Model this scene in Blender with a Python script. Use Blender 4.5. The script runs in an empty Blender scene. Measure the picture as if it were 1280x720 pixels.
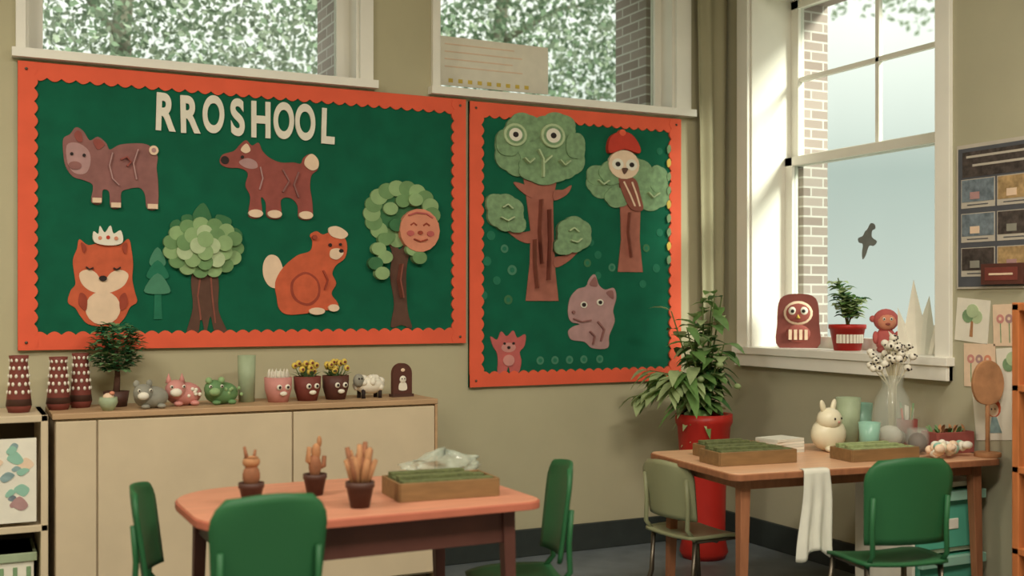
import bpy, bmesh, math, random
from mathutils import Vector, Matrix, Euler, noise
random.seed(7)
scene = bpy.context.scene
R = random.uniform

# ------------------------------------------------------------------ materials
def lin(c):
    out = []
    for v in c:
        v = v / 255.0
        out.append(v / 12.92 if v <= 0.04045 else ((v + 0.055) / 1.055) ** 2.4)
    return (out[0], out[1], out[2], 1.0)

def mat(name, col, rough=0.7, var=0.12, scale=14.0, metal=0.0, bump=0.0, stretch=None, transl=0.0):
    m = bpy.data.materials.new(name)
    m.use_nodes = True
    nt = m.node_tree
    b = nt.nodes['Principled BSDF']
    b.inputs['Roughness'].default_value = rough
    b.inputs['Metallic'].default_value = metal
    b.inputs['Specular IOR Level'].default_value = 0.3
    tc = nt.nodes.new('ShaderNodeTexCoord')
    mp = nt.nodes.new('ShaderNodeMapping')
    if stretch:
        mp.inputs['Scale'].default_value = stretch
    nz = nt.nodes.new('ShaderNodeTexNoise')
    nz.inputs['Scale'].default_value = scale
    nz.inputs['Detail'].default_value = 5
    rp = nt.nodes.new('ShaderNodeValToRGB')
    c = lin(col)
    rp.color_ramp.elements[0].position = 0.3
    rp.color_ramp.elements[1].position = 0.7
    rp.color_ramp.elements[0].color = tuple(max(0, x * (1 - var)) for x in c[:3]) + (1,)
    rp.color_ramp.elements[1].color = tuple(min(1, x * (1 + var)) for x in c[:3]) + (1,)
    L = nt.links.new
    L(tc.outputs['Object'], mp.inputs['Vector'])
    L(mp.outputs['Vector'], nz.inputs['Vector'])
    L(nz.outputs['Fac'], rp.inputs['Fac'])
    L(rp.outputs['Color'], b.inputs['Base Color'])
    if bump > 0:
        bp = nt.nodes.new('ShaderNodeBump')
        bp.inputs['Strength'].default_value = bump
        bp.inputs['Distance'].default_value = 0.01
        L(nz.outputs['Fac'], bp.inputs['Height'])
        L(bp.outputs['Normal'], b.inputs['Normal'])
    if transl > 0:
        tr = nt.nodes.new('ShaderNodeBsdfTranslucent')
        L(rp.outputs['Color'], tr.inputs['Color'])
        mx = nt.nodes.new('ShaderNodeMixShader')
        mx.inputs[0].default_value = transl
        L(b.outputs[0], mx.inputs[1]); L(tr.outputs[0], mx.inputs[2])
        L(mx.outputs[0], nt.nodes['Material Output'].inputs['Surface'])
    return m

def brick_mat():
    m = bpy.data.materials.new('brick'); m.use_nodes = True
    nt = m.node_tree; b = nt.nodes['Principled BSDF']; b.inputs['Roughness'].default_value = 0.9
    tc = nt.nodes.new('ShaderNodeTexCoord'); sp = nt.nodes.new('ShaderNodeSeparateXYZ')
    ad = nt.nodes.new('ShaderNodeMath'); ad.operation = 'ADD'
    cb = nt.nodes.new('ShaderNodeCombineXYZ'); br = nt.nodes.new('ShaderNodeTexBrick')
    br.inputs['Color1'].default_value = lin((172, 158, 150)); br.inputs['Color2'].default_value = lin((150, 134, 126))
    br.inputs['Mortar'].default_value = lin((206, 202, 194)); br.inputs['Scale'].default_value = 1.0
    br.inputs['Brick Width'].default_value = 0.16; br.inputs['Row Height'].default_value = 0.05
    br.inputs['Mortar Size'].default_value = 0.005
    L = nt.links.new
    L(tc.outputs['Object'], sp.inputs[0]); L(sp.outputs['X'], ad.inputs[0]); L(sp.outputs['Y'], ad.inputs[1])
    L(ad.outputs[0], cb.inputs['X']); L(sp.outputs['Z'], cb.inputs['Y']); L(cb.outputs[0], br.inputs['Vector'])
    L(br.outputs['Color'], b.inputs['Base Color'])
    return m

def pane_mat(name, tint, gl=0.012):
    m = bpy.data.materials.new(name); m.use_nodes = True
    nt = m.node_tree
    for n in list(nt.nodes):
        if n.type == 'BSDF_PRINCIPLED': nt.nodes.remove(n)
    t = nt.nodes.new('ShaderNodeBsdfTransparent'); g = nt.nodes.new('ShaderNodeBsdfGlossy')
    nz = nt.nodes.new('ShaderNodeTexNoise'); nz.inputs['Scale'].default_value = 2.0
    rp = nt.nodes.new('ShaderNodeValToRGB'); c = lin(tint)
    rp.color_ramp.elements[0].color = tuple(x * 0.93 for x in c[:3]) + (1,); rp.color_ramp.elements[1].color = c
    nt.links.new(nz.outputs['Fac'], rp.inputs['Fac']); nt.links.new(rp.outputs['Color'], t.inputs['Color'])
    g.inputs['Roughness'].default_value = 0.25
    mx = nt.nodes.new('ShaderNodeMixShader'); mx.inputs[0].default_value = gl
    nt.links.new(t.outputs[0], mx.inputs[1]); nt.links.new(g.outputs[0], mx.inputs[2])
    nt.links.new(mx.outputs[0], nt.nodes['Material Output'].inputs['Surface'])
    return m

WALL = mat('wall_paint', (186, 179, 148), 0.85, 0.05, 3, bump=0.05)
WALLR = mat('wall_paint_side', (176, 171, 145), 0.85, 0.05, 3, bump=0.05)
CEIL = mat('ceiling_paint', (215, 212, 196), 0.9, 0.03)
FLOOR = mat('floor_vinyl', (108, 116, 120), 0.45, 0.15, 9)
BASE = mat('baseboard_rubber', (52, 58, 56), 0.5, 0.1)
WHITE = mat('white_gloss_paint', (240, 237, 226), 0.4, 0.03, 5)
CABW = mat('cabinet_laminate', (208, 190, 160), 0.5, 0.05, 6)
CABTOP = mat('cabinet_top', (186, 152, 116), 0.45, 0.1, 6, stretch=(1, 8, 8))
CABD = mat('cabinet_gap', (96, 84, 66), 0.8)
BRICK = brick_mat()
PANE = pane_mat('window_glass', (240, 244, 241))
PANET = pane_mat('window_glass_tinted', (228, 233, 230))
ORANGE = mat('border_card_orange', (232, 98, 68), 0.75, 0.06, 8)
FELT = mat('board_felt_green', (10, 94, 68), 0.9, 0.12, 10)
PAPERW = mat('paper_white', (232, 226, 210), 0.8, 0.04, 20)
CREAM = mat('paper_cream', (232, 204, 176), 0.8, 0.06, 20)
MAUVE = mat('paper_mauve', (144, 98, 94), 0.8, 0.14, 20)
BRICKB = mat('paper_red_brown', (150, 80, 72), 0.8, 0.14, 20)
FOXO = mat('paper_fox_orange', (202, 96, 64), 0.8, 0.12, 20)
FOXD = mat('paper_fox_dark', (158, 70, 52), 0.8, 0.12, 20)
SALMON = mat('paper_salmon', (216, 142, 114), 0.8, 0.08, 20)
PINKG = mat('paper_pink_grey', (178, 140, 138), 0.8, 0.1, 20)
CUBR = mat('paper_cub_pink', (192, 98, 94), 0.8, 0.1, 20)
INK = mat('ink_dark', (46, 36, 34), 0.7)
LG1 = mat('paper_leaf_light', (144, 174, 122), 0.8, 0.1, 20)
LG2 = mat('paper_leaf_mid', (112, 148, 98), 0.8, 0.1, 20)
LG3 = mat('paper_leaf_deep', (64, 116, 76), 0.8, 0.1, 20)
LGP = mat('paper_leaf_faded', (40, 116, 88), 0.9, 0.1, 20)
LGQ = mat('paper_leaf_faded_light', (76, 134, 106), 0.9, 0.1, 20)
SAGE = mat('paper_sage', (126, 156, 116), 0.8, 0.2, 40)
SAGEL = mat('paper_sage_light', (180, 198, 156), 0.8, 0.08, 30)
BARK = mat('paper_bark', (166, 102, 86), 0.8, 0.12, 20)
BARKM = mat('paper_bark_line', (140, 82, 68), 0.8, 0.12, 20)
BARKD = mat('paper_bark_dark', (96, 68, 56), 0.8, 0.12, 20)
TRUNK = mat('outdoor_bark', (140, 138, 122), 0.9, 0.12, 20)
REDC = mat('paper_red', (192, 62, 46), 0.8, 0.08, 20)
TABLE = mat('table_top_wood', (206, 142, 114), 0.35, 0.12, 5, stretch=(1, 9, 9))
TABLEE = mat('table_edge_wood', (184, 106, 84), 0.45, 0.1, 6)
TABLE2 = mat('table_top_pale', (212, 166, 130), 0.35, 0.1, 5, stretch=(1, 9, 9))
DARKW = mat('dark_wood', (90, 54, 46), 0.5, 0.15, 8)
MIDW = mat('mid_wood', (150, 98, 68), 0.5, 0.15, 8, stretch=(6, 6, 1))
SHELFW = mat('bookcase_wood', (190, 114, 66), 0.45, 0.18, 6, stretch=(8, 8, 1))
TRAYW = mat('tray_wood', (134, 104, 68), 0.6, 0.15, 9, stretch=(1, 6, 6))
CHAIRG = mat('chair_plastic_green', (40, 94, 56), 0.5, 0.05, 4)
CHAIRP = mat('chair_plastic_olive', (144, 146, 112), 0.4, 0.05, 4)
STEEL = mat('steel_tube', (104, 96, 84), 0.35, 0.05, metal=0.8)
TEAL = mat('bin_plastic_teal', (86, 168, 142), 0.4, 0.06, 4)
TEALG = mat('cup_teal', (148, 192, 172), 0.3, 0.05, 4)
MOSS = mat('moss_olive', (98, 104, 66), 0.9, 0.25, 60, bump=0.5)
MOSSP = mat('moss_pale_green', (148, 160, 112), 0.9, 0.2, 60, bump=0.5)
POTD = mat('pot_dark', (78, 52, 44), 0.5, 0.1)
POTR = mat('pot_red', (182, 44, 36), 0.4, 0.1, 6)
CACT = mat('craft_brown', (142, 94, 66), 0.75, 0.2, 30)
CACT2 = mat('craft_tan', (172, 124, 86), 0.75, 0.2, 30)
LEAFA = mat('leaf_plant', (116, 154, 88), 0.5, 0.25, 12, transl=0.3)
LEAFB = mat('leaf_plant_pale', (182, 200, 146), 0.5, 0.2, 12, transl=0.3)
LEAFC = mat('leaf_plant_dark', (70, 114, 64), 0.5, 0.2, 12, transl=0.25)
OUTL = mat('tree_leaf_outdoor', (118, 140, 114), 0.8, 0.25, 2, transl=0.3)
OUTL2 = mat('tree_leaf_outdoor_light', (160, 174, 152), 0.8, 0.2, 2, transl=0.3)
STEMM = mat('stem_green', (96, 112, 62), 0.7)
GREYT = mat('toy_grey', (146, 144, 132), 0.6)
PINKT = mat('toy_pink', (206, 142, 134), 0.6)
GREENT = mat('toy_green', (104, 142, 94), 0.6)
CUPG = mat('cup_sage', (160, 174, 142), 0.5)
MAROON = mat('toy_maroon', (122, 62, 54), 0.6)
YEL = mat('flower_yellow', (216, 188, 88), 0.6)
CURT = mat('curtain_fabric', (178, 172, 142), 0.9, 0.05, 5, transl=0.2)
NAVY = mat('poster_slate', (84, 86, 92), 0.6, 0.1)
POSTB = mat('poster_paper', (190, 182, 168), 0.7, 0.06)
PHO1 = mat('poster_photo_warm', (170, 142, 100), 0.6, 0.35, 40)
PHO2 = mat('poster_photo_cool', (116, 128, 136), 0.6, 0.35, 40)
PHO3 = mat('poster_photo_dark', (74, 66, 62), 0.6, 0.5, 40)
CLOTH = mat('cloth_white', (232, 230, 216), 0.85, 0.06, 10, transl=0.2)
DECAL = mat('decal_grey', (120, 124, 122), 0.7)
GROUND = mat('outdoor_paving', (170, 172, 162), 0.9, 0.06, 2)
BLUEP = mat('drawing_blue', (134, 158, 158), 0.8, 0.25, 30)
PERI = mat('porcelain_cream', (230, 222, 194), 0.3, 0.03)

def glass_mat(name, col, alpha):
    gm = bpy.data.materials.new(name); gm.use_nodes = True
    gb = gm.node_tree.nodes['Principled BSDF']
    gb.inputs['Roughness'].default_value = 0.08
    gb.inputs['Base Color'].default_value = lin(col); gb.inputs['Alpha'].default_value = alpha
    return gm
GLASS = glass_mat('jar_glass', (218, 226, 216), .15)
PLASTIC = glass_mat('clear_plastic', (208, 218, 200), .24)

# ------------------------------------------------------------------ mesh builder
class M:
    def __init__(s, name):
        s.name = name; s.v = []; s.f = []; s.mi = []; s.sm = []; s.mats = []
    def add(s, vs, fs, m, sm=False, T=None):
        if m not in s.mats: s.mats.append(m)
        k = s.mats.index(m); o = len(s.v)
        for p in vs:
            p = Vector(p)
            s.v.append(T @ p if T else p)
        for f in fs:
            s.f.append([i + o for i in f]); s.mi.append(k); s.sm.append(sm)
    def box(s, a, b, m, T=None):
        x0, y0, z0 = a; x1, y1, z1 = b
        vs = [(x0,y0,z0),(x1,y0,z0),(x1,y1,z0),(x0,y1,z0),(x0,y0,z1),(x1,y0,z1),(x1,y1,z1),(x0,y1,z1)]
        s.add(vs, [(0,3,2,1),(4,5,6,7),(0,1,5,4),(1,2,6,5),(2,3,7,6),(3,0,4,7)], m, False, T)
    def lathe(s, prof, m, c=(0,0,0), seg=20, T=None, squash=1.0):
        vs = []; fs = []; n = len(prof)
        for r, z in prof:
            for i in range(seg):
                a = 2 * math.pi * i / seg
                vs.append((c[0] + r * math.cos(a), c[1] + r * math.sin(a) * squash, c[2] + z))
        for j in range(n - 1):
            for i in range(seg):
                i2 = (i + 1) % seg
                fs.append((j*seg+i, j*seg+i2, (j+1)*seg+i2, (j+1)*seg+i))
        if prof[0][0] > 1e-4: fs.append(tuple(range(seg))[::-1])
        if prof[-1][0] > 1e-4: fs.append(tuple((n-1)*seg + i for i in range(seg)))
        s.add(vs, fs, m, True, T)
    def ell(s, c, r, m, seg=14, rings=9, T=None):
        vs = [(c[0], c[1], c[2] - r[2])]; fs = []
        for j in range(1, rings):
            t = math.pi * j / rings
            for i in range(seg):
                a = 2 * math.pi * i / seg
                vs.append((c[0] + r[0]*math.sin(t)*math.cos(a), c[1] + r[1]*math.sin(t)*math.sin(a), c[2] - r[2]*math.cos(t)))
        vs.append((c[0], c[1], c[2] + r[2])); top = len(vs) - 1
        for i in range(seg):
            i2 = (i + 1) % seg
            fs.append((0, 1 + i2, 1 + i)); fs.append((top, 1 + (rings-2)*seg + i, 1 + (rings-2)*seg + i2))
            for j in range(rings - 2):
                fs.append((1+j*seg+i, 1+j*seg+i2, 1+(j+1)*seg+i2, 1+(j+1)*seg+i))
        s.add(vs, fs, m, True, T)
    def prism(s, pts, w0, w1, m, plane='xz', T=None):
        def P(p, w):
            if plane == 'xz': return (p[0], w, p[1])
            if plane == 'yz': return (w, p[0], p[1])
            return (p[0], p[1], w)
        n = len(pts)
        vs = [P(p, w0) for p in pts] + [P(p, w1) for p in pts]
        fs = [tuple(range(n)), tuple(range(n, 2*n))[::-1]]
        for i in range(n):
            j = (i + 1) % n
            fs.append((i, j, n + j, n + i))
        s.add(vs, fs, m, False, T)
    def tube(s, pts, rad, m, seg=8, T=None):
        pts = [Vector(p) for p in pts]; n = len(pts)
        if not isinstance(rad, (list, tuple)): rad = [rad] * n
        vs = []; fs = []
        ref = Vector((0.13, 0.31, 0.94))
        for k, p in enumerate(pts):
            d = (pts[min(k+1, n-1)] - pts[max(k-1, 0)]).normalized()
            if abs(d.dot(ref)) > 0.97: a = d.cross(Vector((1, 0, 0))).normalized()
            else: a = d.cross(ref).normalized()
            b = d.cross(a)
            for i in range(seg):
                t = 2 * math.pi * i / seg
                vs.append(p + a * math.cos(t) * rad[k] + b * math.sin(t) * rad[k])
        for k in range(n - 1):
            for i in range(seg):
                i2 = (i + 1) % seg
                fs.append((k*seg+i, k*seg+i2, (k+1)*seg+i2, (k+1)*seg+i))
        fs.append(tuple(range(seg))[::-1]); fs.append(tuple((n-1)*seg+i for i in range(seg)))
        s.add(vs, fs, m, True, T)
    def sheet(s, fn, nu, nv, th, m, T=None):
        P = [[Vector(fn(-1 + 2*i/nu, -1 + 2*j/nv)) for i in range(nu+1)] for j in range(nv+1)]
        A = []; B = []
        for j in range(nv+1):
            for i in range(nu+1):
                du = P[j][min(i+1, nu)] - P[j][max(i-1, 0)]; dv = P[min(j+1, nv)][i] - P[max(j-1, 0)][i]
                n = du.cross(dv)
                n = n.normalized() if n.length > 1e-9 else Vector((0, 0, 1))
                A.append(P[j][i] + n*th/2); B.append(P[j][i] - n*th/2)
        o = len(A); W = nu + 1; fs = []
        for j in range(nv):
            for i in range(nu):
                a = j*W + i
                fs.append((a, a+1, a+W+1, a+W)); fs.append((o+a+W, o+a+W+1, o+a+1, o+a))
        for i in range(nu):
            fs.append((i, o+i, o+i+1, i+1)); a = nv*W + i; fs.append((a+1, o+a+1, o+a, a))
        for j in range(nv):
            a = j*W; fs.append((a+W, o+a+W, o+a, a)); a = j*W + nu; fs.append((a, o+a, o+a+W, a+W))
        s.add(A + B, fs, m, True, T)
    def leaf(s, base, d, L, w, m, droop=0.3):
        d = Vector(d).normalized(); up = Vector((0, 0, 1))
        side = d.cross(up)
        side = side.normalized() if side.length > 1e-3 else Vector((1, 0, 0))
        nn = side.cross(d); vs = []
        for k, (t, ww) in enumerate(((0, .08), (.25, .8), (.5, 1), (.75, .7), (1, .03))):
            c = Vector(base) + d * L * t - up * droop * L * t * t
            vs += [c - side*w*ww/2 + nn*w*.12*ww, c, c + side*w*ww/2 + nn*w*.12*ww]
        fs = []
        for k in range(4):
            a = k*3
            fs += [(a, a+1, a+4, a+3), (a+1, a+2, a+5, a+4)]
        s.add(vs, fs, m, True)
    def finish(s, loc=(0, 0, 0), rz=0.0, bevel=0.0, recalc=True, sc=1.0):
        me = bpy.data.meshes.new(s.name)
        me.from_pydata([tuple(p) for p in s.v], [], s.f)
        for m in s.mats: me.materials.append(m)
        for p, k, sm in zip(me.polygons, s.mi, s.sm):
            p.material_index = k; p.use_smooth = sm
        if recalc:
            bm = bmesh.new(); bm.from_mesh(me); bmesh.ops.recalc_face_normals(bm, faces=bm.faces); bm.to_mesh(me); bm.free()
        ob = bpy.data.objects.new(s.name, me)
        bpy.context.collection.objects.link(ob)
        ob.location = loc; ob.rotation_euler = (0, 0, rz); ob.scale = (sc, sc, sc)
        if bevel > 0:
            md = ob.modifiers.new('bevel', 'BEVEL'); md.width = bevel; md.segments = 2
            md.limit_method = 'ANGLE'; md.angle_limit = math.radians(50)
        return ob

def spline(pts, k=4):
    n = len(pts); out = []
    for i in range(n):
        p0, p1, p2, p3 = pts[i-1], pts[i], pts[(i+1) % n], pts[(i+2) % n]
        for j in range(k):
            t = j / k
            out.append(tuple(0.5*((2*b) + (-a+c)*t + (2*a-5*b+4*c-d)*t*t + (-a+3*b-3*c+d)*t**3) for a, b, c, d in zip(p0, p1, p2, p3)))
    return out

# ------------------------------------------------------------------ room shell
YW = 4.79; XW = 3.61; CZ = 3.25
w = M('wall_back')
def wall_pieces(w, y0, y1, m, ox=0.0, oz=0.0, x0=-2.4, x1=4.1):
    w.box((x0, y0, -0.1), (x1, y1, 2.19+oz), m)
    w.box((x0, y0, 3.05-oz), (x1, y1, CZ), m)
    w.box((x0, y0, 2.19+oz), (.26+ox, y1, 3.05-oz), m)
    w.box((1.62-ox, y0, 2.19+oz), (2.0+ox, y1, 3.05-oz), m)
    w.box((3.3-ox, y0, 2.19+oz), (x1, y1, 3.05-oz), m)
wall_pieces(w, YW, YW+.2, WALL, x1=XW+.3)
w.finish()
w = M('wall_right')
def rwall(w, x0, x1, m, oy=0.0, oz=0.0, y0=-1.8, y1=YW):
    w.box((x0, y0, -0.1), (x1, y1, .95+oz), m)
    w.box((x0, y0, 2.76-oz), (x1, y1, CZ), m)
    w.box((x0, y0, .95+oz), (x1, 3.36+oy, 2.76-oz), m)
    w.box((x0, 4.57-oy, .95+oz), (x1, y1, 2.76-oz), m)
rwall(w, XW, XW+.3, WALLR)
w.finish()
w = M('brick_facade')
wall_pieces(w, YW+.2, YW+.5, BRICK, ox=.04, oz=.02, x1=XW+.3)
rwall(w, XW+.3, XW+.46, BRICK, oy=.05, oz=.02, y1=YW+.5)
w.finish()
w = M('wall_left'); w.box((-2.6, -1.8, -.1), (-2.4, YW+.2, CZ), WALL); w.finish()
w = M('wall_front'); w.box((-2.6, -2.0, -.1), (XW+.3, -1.8, CZ), WALL); w.finish()
w = M('floor'); w.box((-2.4, -1.8, -.1), (XW, YW, 0), FLOOR); w.finish()
w = M('ceiling'); w.box((-2.6, -2.0, CZ), (XW+.46, YW+.5, CZ+.1), CEIL); w.finish()
w = M('baseboard_back'); w.box((-2.4, YW-.018, 0), (XW, YW, .13), BASE); w.finish(bevel=.004)
w = M('baseboard_right'); w.box((XW-.018, -1.8, 0), (XW, YW-.018, .13), BASE); w.finish(bevel=.004)
w = M('outdoor_ground'); w.box((-15, YW+.5, -.6), (30, 30, -.5), GROUND); w.box((XW+.46, -20, -.6), (30, YW+.5, -.5), GROUND); w.finish()

def bwindow(name, x0, x1, cr, sash):
    w = M(name); z0 = 2.19; z1 = 3.05
    yg = YW + .12
    w.box((x0-.035, YW-.022, z0), (x0+.0, YW+.02, z1+.05), WHITE)
    w.box((x1, YW-.022, z0), (x1+cr, YW+.02, z1+.05), WHITE)
    w.box((x0-.035, YW-.022, z1), (x1+cr, YW+.02, z1+.07), WHITE)
    w.box((x0-.05, YW-.05, z0-.035), (x1+cr+.015, YW+.10, z0+.0), WHITE)
    w.box((x1-.012, YW+.0, z0), (x1+.0, YW+.2, z1), WHITE)
    w.box((x0, YW+.0, z0), (x0+.012, YW+.2, z1), WHITE)
    w.box((x0+.01, yg-.02, z0), (x0+sash, yg+.02, z1), WHITE)
    w.box((x1-sash, yg-.02, z0), (x1-.01, yg+.02, z1), WHITE)
    w.box((x0+sash, yg-.02, z0), (x1-sash, yg+.02, z0+.03), WHITE)
    w.box((x0+sash, yg-.02, z1-.05), (x1-sash, yg+.02, z1), WHITE)
    w.box((x0+sash, yg-.003, z0+.03), (x1-sash, yg+.003, z1-.05), PANE)
    w.finish()
bwindow('window_1', .26, 1.62, .06, .07)
bwindow('window_2', 2.0, 3.3, .09, .05)

w = M('window_3')
xg = XW + .25; ya, yb = 3.36, 4.57; za, zb = .95, 2.76
w.box((XW-.02, ya-.075, za-.06), (XW+.02, ya, zb+.08), WHITE)
w.box((XW-.02, yb, za-.06), (XW+.02, yb+.085, zb+.08), WHITE)
w.box((XW-.02, ya, zb), (XW+.02, yb, zb+.08), WHITE)
w.box((XW-.035, ya-.075, za-.06), (XW+.02, yb+.085, za+.0), WHITE)
w.box((XW-.045, ya-.085, za), (XW+.3, yb+.095, za+.035), WHITE)
w.box((XW, yb-.012, za+.035), (XW+.3, yb, zb), WHITE)
w.box((XW, ya, za+.035), (XW+.3, ya+.012, zb), WHITE)
w.box((XW, ya, zb-.012), (XW+.3, yb, zb), WHITE)
def sash(w, x, z0, z1, fr, pane, muntin):
    w.box((x-.02, ya+.012, z0), (x+.02, ya+.012+fr, z1), WHITE)
    w.box((x-.02, yb-.012-fr, z0), (x+.02, yb-.012, z1), WHITE)
    w.box((x-.02, ya+.012, z0), (x+.02, yb-.012, z0+fr), WHITE)
    w.box((x-.02, ya+.012, z1-fr*.8), (x+.02, yb-.012, z1), WHITE)
    w.box((x-.003, ya+.012+fr, z0+fr), (x+.003, yb-.012-fr, z1-fr*.8), pane)
    if muntin:
        zc = z0 + (z1-z0)*.52; yc = (ya+yb)/2
        w.box((x-.012, ya+fr, zc-.012), (x+.012, yb-fr, zc+.012), WHITE)
        w.box((x-.012, yc-.012, z0+fr), (x+.012, yc+.012, z1-fr*.8), WHITE)
sash(w, xg+.02, 1.9, zb-.012, .055, PANE, True)
sash(w, xg-.02, za+.035, 1.945, .055, PANET, False)
w.finish(bevel=.002)

# outside trees
def canopy(name, x0, x1, y0, y1, z0, z1, n, trunks, s0, s1, ml, md):
    w = M(name)
    for (tx, ty) in trunks:
        w.tube([(tx, ty, -.5), (tx+.05, ty, 1.5), (tx-.05, ty+.1, 3.2), (tx+.1, ty+.1, z1-.3)], [.16, .13, .08, .03], TRUNK, 8)
        for k in range(5):
            zz = 2.2 + k*.45; a = R(0, 6.28)
            w.tube([(tx, ty, zz), (tx+math.cos(a)*.6, ty+math.sin(a)*.3, zz+.35), (tx+math.cos(a)*1.2, ty+math.sin(a)*.5, zz+.5)], [.04, .02, .01], TRUNK, 6)
    vs = {0: [], 1: []}; fs = {0: [], 1: []}
    for i in range(n):
        c = Vector((R(x0, x1), R(y0, y1), R(z0, z1)))
        a = Vector((R(-1, 1), R(-1, 1), R(-1, 1))).normalized(); b = a.cross(Vector((R(-1, 1), R(-1, 1), R(-1, 1)))).normalized()
        L = R(s0, s1); k = 0 if random.random() < .55 else 1
        o = len(vs[k]); vs[k] += [c - a*L, c + b*L*.6, c + a*L, c - b*L*.6]; fs[k].append((o, o+1, o+2, o+3))
    w.add(vs[0], fs[0], md); w.add(vs[1], fs[1], ml)
    w.finish(recalc=False)
canopy('leafy_tree', -.6, 6.6, 7.4, 9.2, 2.0, 5.0, 46000, [(1.2, 8.9), (4.4, 9.0)], .02, .04, OUTL2, OUTL)
canopy('leafy_tree', 9.0, 14.5, 7.5, 11.5, 4.9, 6.8, 7000, [(13.6, 8.0)], .04, .07, OUTL2, OUTL2)

w = M('paper_notice'); 
w.box((2.04, 0, 2.225), (2.62, .004, 2.455), PAPERW)
for k in range(4):
    zz = 2.42 - k*.035
    w.box((2.07, -.0015, zz-.003), (2.07 + R(.35, .5), 0, zz+.002), CREAM)
for k in range(9):
    w.box((2.09+k*.05, -.0015, 2.240), (2.112+k*.05, 0, 2.258), YEL)
w.finish((0, YW+.09, 0))

w = M('curtain')
def cf(u, v):
    return (3.50 + u*(.085 + .015*v), YW-.055 + .010*math.sin(u*7 + v*.6), 2.08 + v*.97)
w.sheet(cf, 48, 14, .004, CURT)
w.tube([(3.38, YW-.055, 3.06), (3.6, YW-.055, 3.06)], .01, STEEL)
w.finish()

# ------------------------------------------------------------------ bulletin boards
def board(name, x0, x1, z0, z1, bw):
    w = M(name); y = YW - .001
    w.box((x0, y-.014, z0), (x1, y, z1), FELT)
    def strip(L):
        n = max(4, round(L / .052)); step = L / n; pts = [(0, 0), (0, bw)]
        for i in range(n):
            for j in range(1, 7):
                t = j / 6
                pts.append((i*step + t*step, bw + .014*math.sin(math.pi*t)))
        pts.append((L, 0)); return pts
    for (L, org, ax, ay, off) in ((x1-x0, (x0, z1), (1, 0), (0, -1), .021), (x1-x0, (x0, z0), (1, 0), (0, 1), .021),
                             (z1-z0, (x0, z0), (0, 1), (1, 0), .023), (z1-z0, (x1, z0), (0, 1), (-1, 0), .023)):
        pts = [(org[0]+a*ax[0]+b*ay[0], org[1]+a*ax[1]+b*ay[1]) for a, b in strip(L)]
        w.prism(pts, y-off, y-.010, ORANGE)
    for cx in (x0+.03, x1-.03):
        for cz in (z0+.03, z1-.03):
            w.ell((cx, y-.026, cz), (.006, .004, .006), STEEL, 8, 6)
    w.finish()
board('bulletin_board', .232, 2.129, 1.02, 2.143, .058)
board('bulletin_board', 2.149, 3.326, .814, 2.139, .058)

YB = YW - .0155
def art(name, X, Z, sx, sz, org, parts):
    w = M(name); lay = 0.0
    for p in parts:
        kind, data, m = p[:3]
        lay += .0012
        y1 = 0; y0 = -(.003 + lay)
        if kind == 'p': pts = spline(data, 4)
        elif kind == 's': pts = data
        elif kind in ('c', 'e'):
            if kind == 'c': cx, cy, rx = data; ry = rx
            else: cx, cy, rx, ry = data
            n = 18
            pts = [(cx+rx*math.cos(2*math.pi*i/n), cy+ry*math.sin(2*math.pi*i/n)) for i in range(n)]
        elif kind == 'l':
            wd = data[0]; q = data[1:]; up = []; dn = []
            for i, a in enumerate(q):
                b0 = q[max(0, i-1)]; b1 = q[min(len(q)-1, i+1)]
                dx, dy = b1[0]-b0[0], b1[1]-b0[1]; L = math.hypot(dx, dy) or 1
                up.append((a[0]-dy/L*wd/2, a[1]+dx/L*wd/2)); dn.append((a[0]+dy/L*wd/2, a[1]-dx/L*wd/2))
            pts = up + dn[::-1]
        elif kind == 'k':
            cx, cy, rx, ry, nb = data; pts = []; n = nb*6
            for i in range(n):
                t = 2*math.pi*i/n; k = 1 + .10*abs(math.sin(nb*t/2))
                pts.append((cx+rx*k*math.cos(t), cy+ry*k*math.sin(t)))
        pts = [((a-org[0])*sx, -(b-org[1])*sz) for a, b in pts]
        w.prism(pts, y0, y1, m)
    return w.finish((X, YB, Z))

def eye(x, y, r=2): return ('c', (x, y, r), INK)

art('paper_bison', .580, 1.738, .003057, .00322, (140, 213), [
 ('p', [(80,178),(88,172),(95,163),(104,167),(112,178),(122,173),(132,180),(137,188),(150,181),(175,178),(188,181),(197,192),(196,208),(198,228),(197,258),(184,260),(181,242),(174,234),(160,236),(151,241),(150,259),(138,260),(136,241),(128,239),(126,256),(114,254),(116,234),(106,228),(92,224),(83,212),(80,196)], MAUVE),
 ('p', [(84,186),(96,182),(110,190),(113,205),(107,219),(93,219),(85,207)], PINKG),
 ('p', [(93,172),(97,167),(102,170),(103,180),(97,180)], BRICKB), ('p', [(116,179),(123,176),(130,182),(122,189)], BRICKB),
 ('e', (94, 210, 8, 5), MAUVE), eye(90, 196), eye(105, 197),
 ('c', (192, 186, 6), CREAM), ('c', (192, 186, 3), PINKG),
 ('l', (1.6, (140,192),(136,208),(140,224),(148,232)), PINKG), ('l', (1.6, (172,186),(166,204),(170,224)), PINKG),
 ('l', (2, (150,200),(158,196),(163,202),(158,208)), BRICKB),
 ('s', [(184,254),(197,254),(197,260),(184,260)], CREAM), ('s', [(138,254),(150,254),(150,260),(138,260)], CREAM), ('s', [(115,249),(126,249),(126,255),(115,255)], CREAM)])

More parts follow.
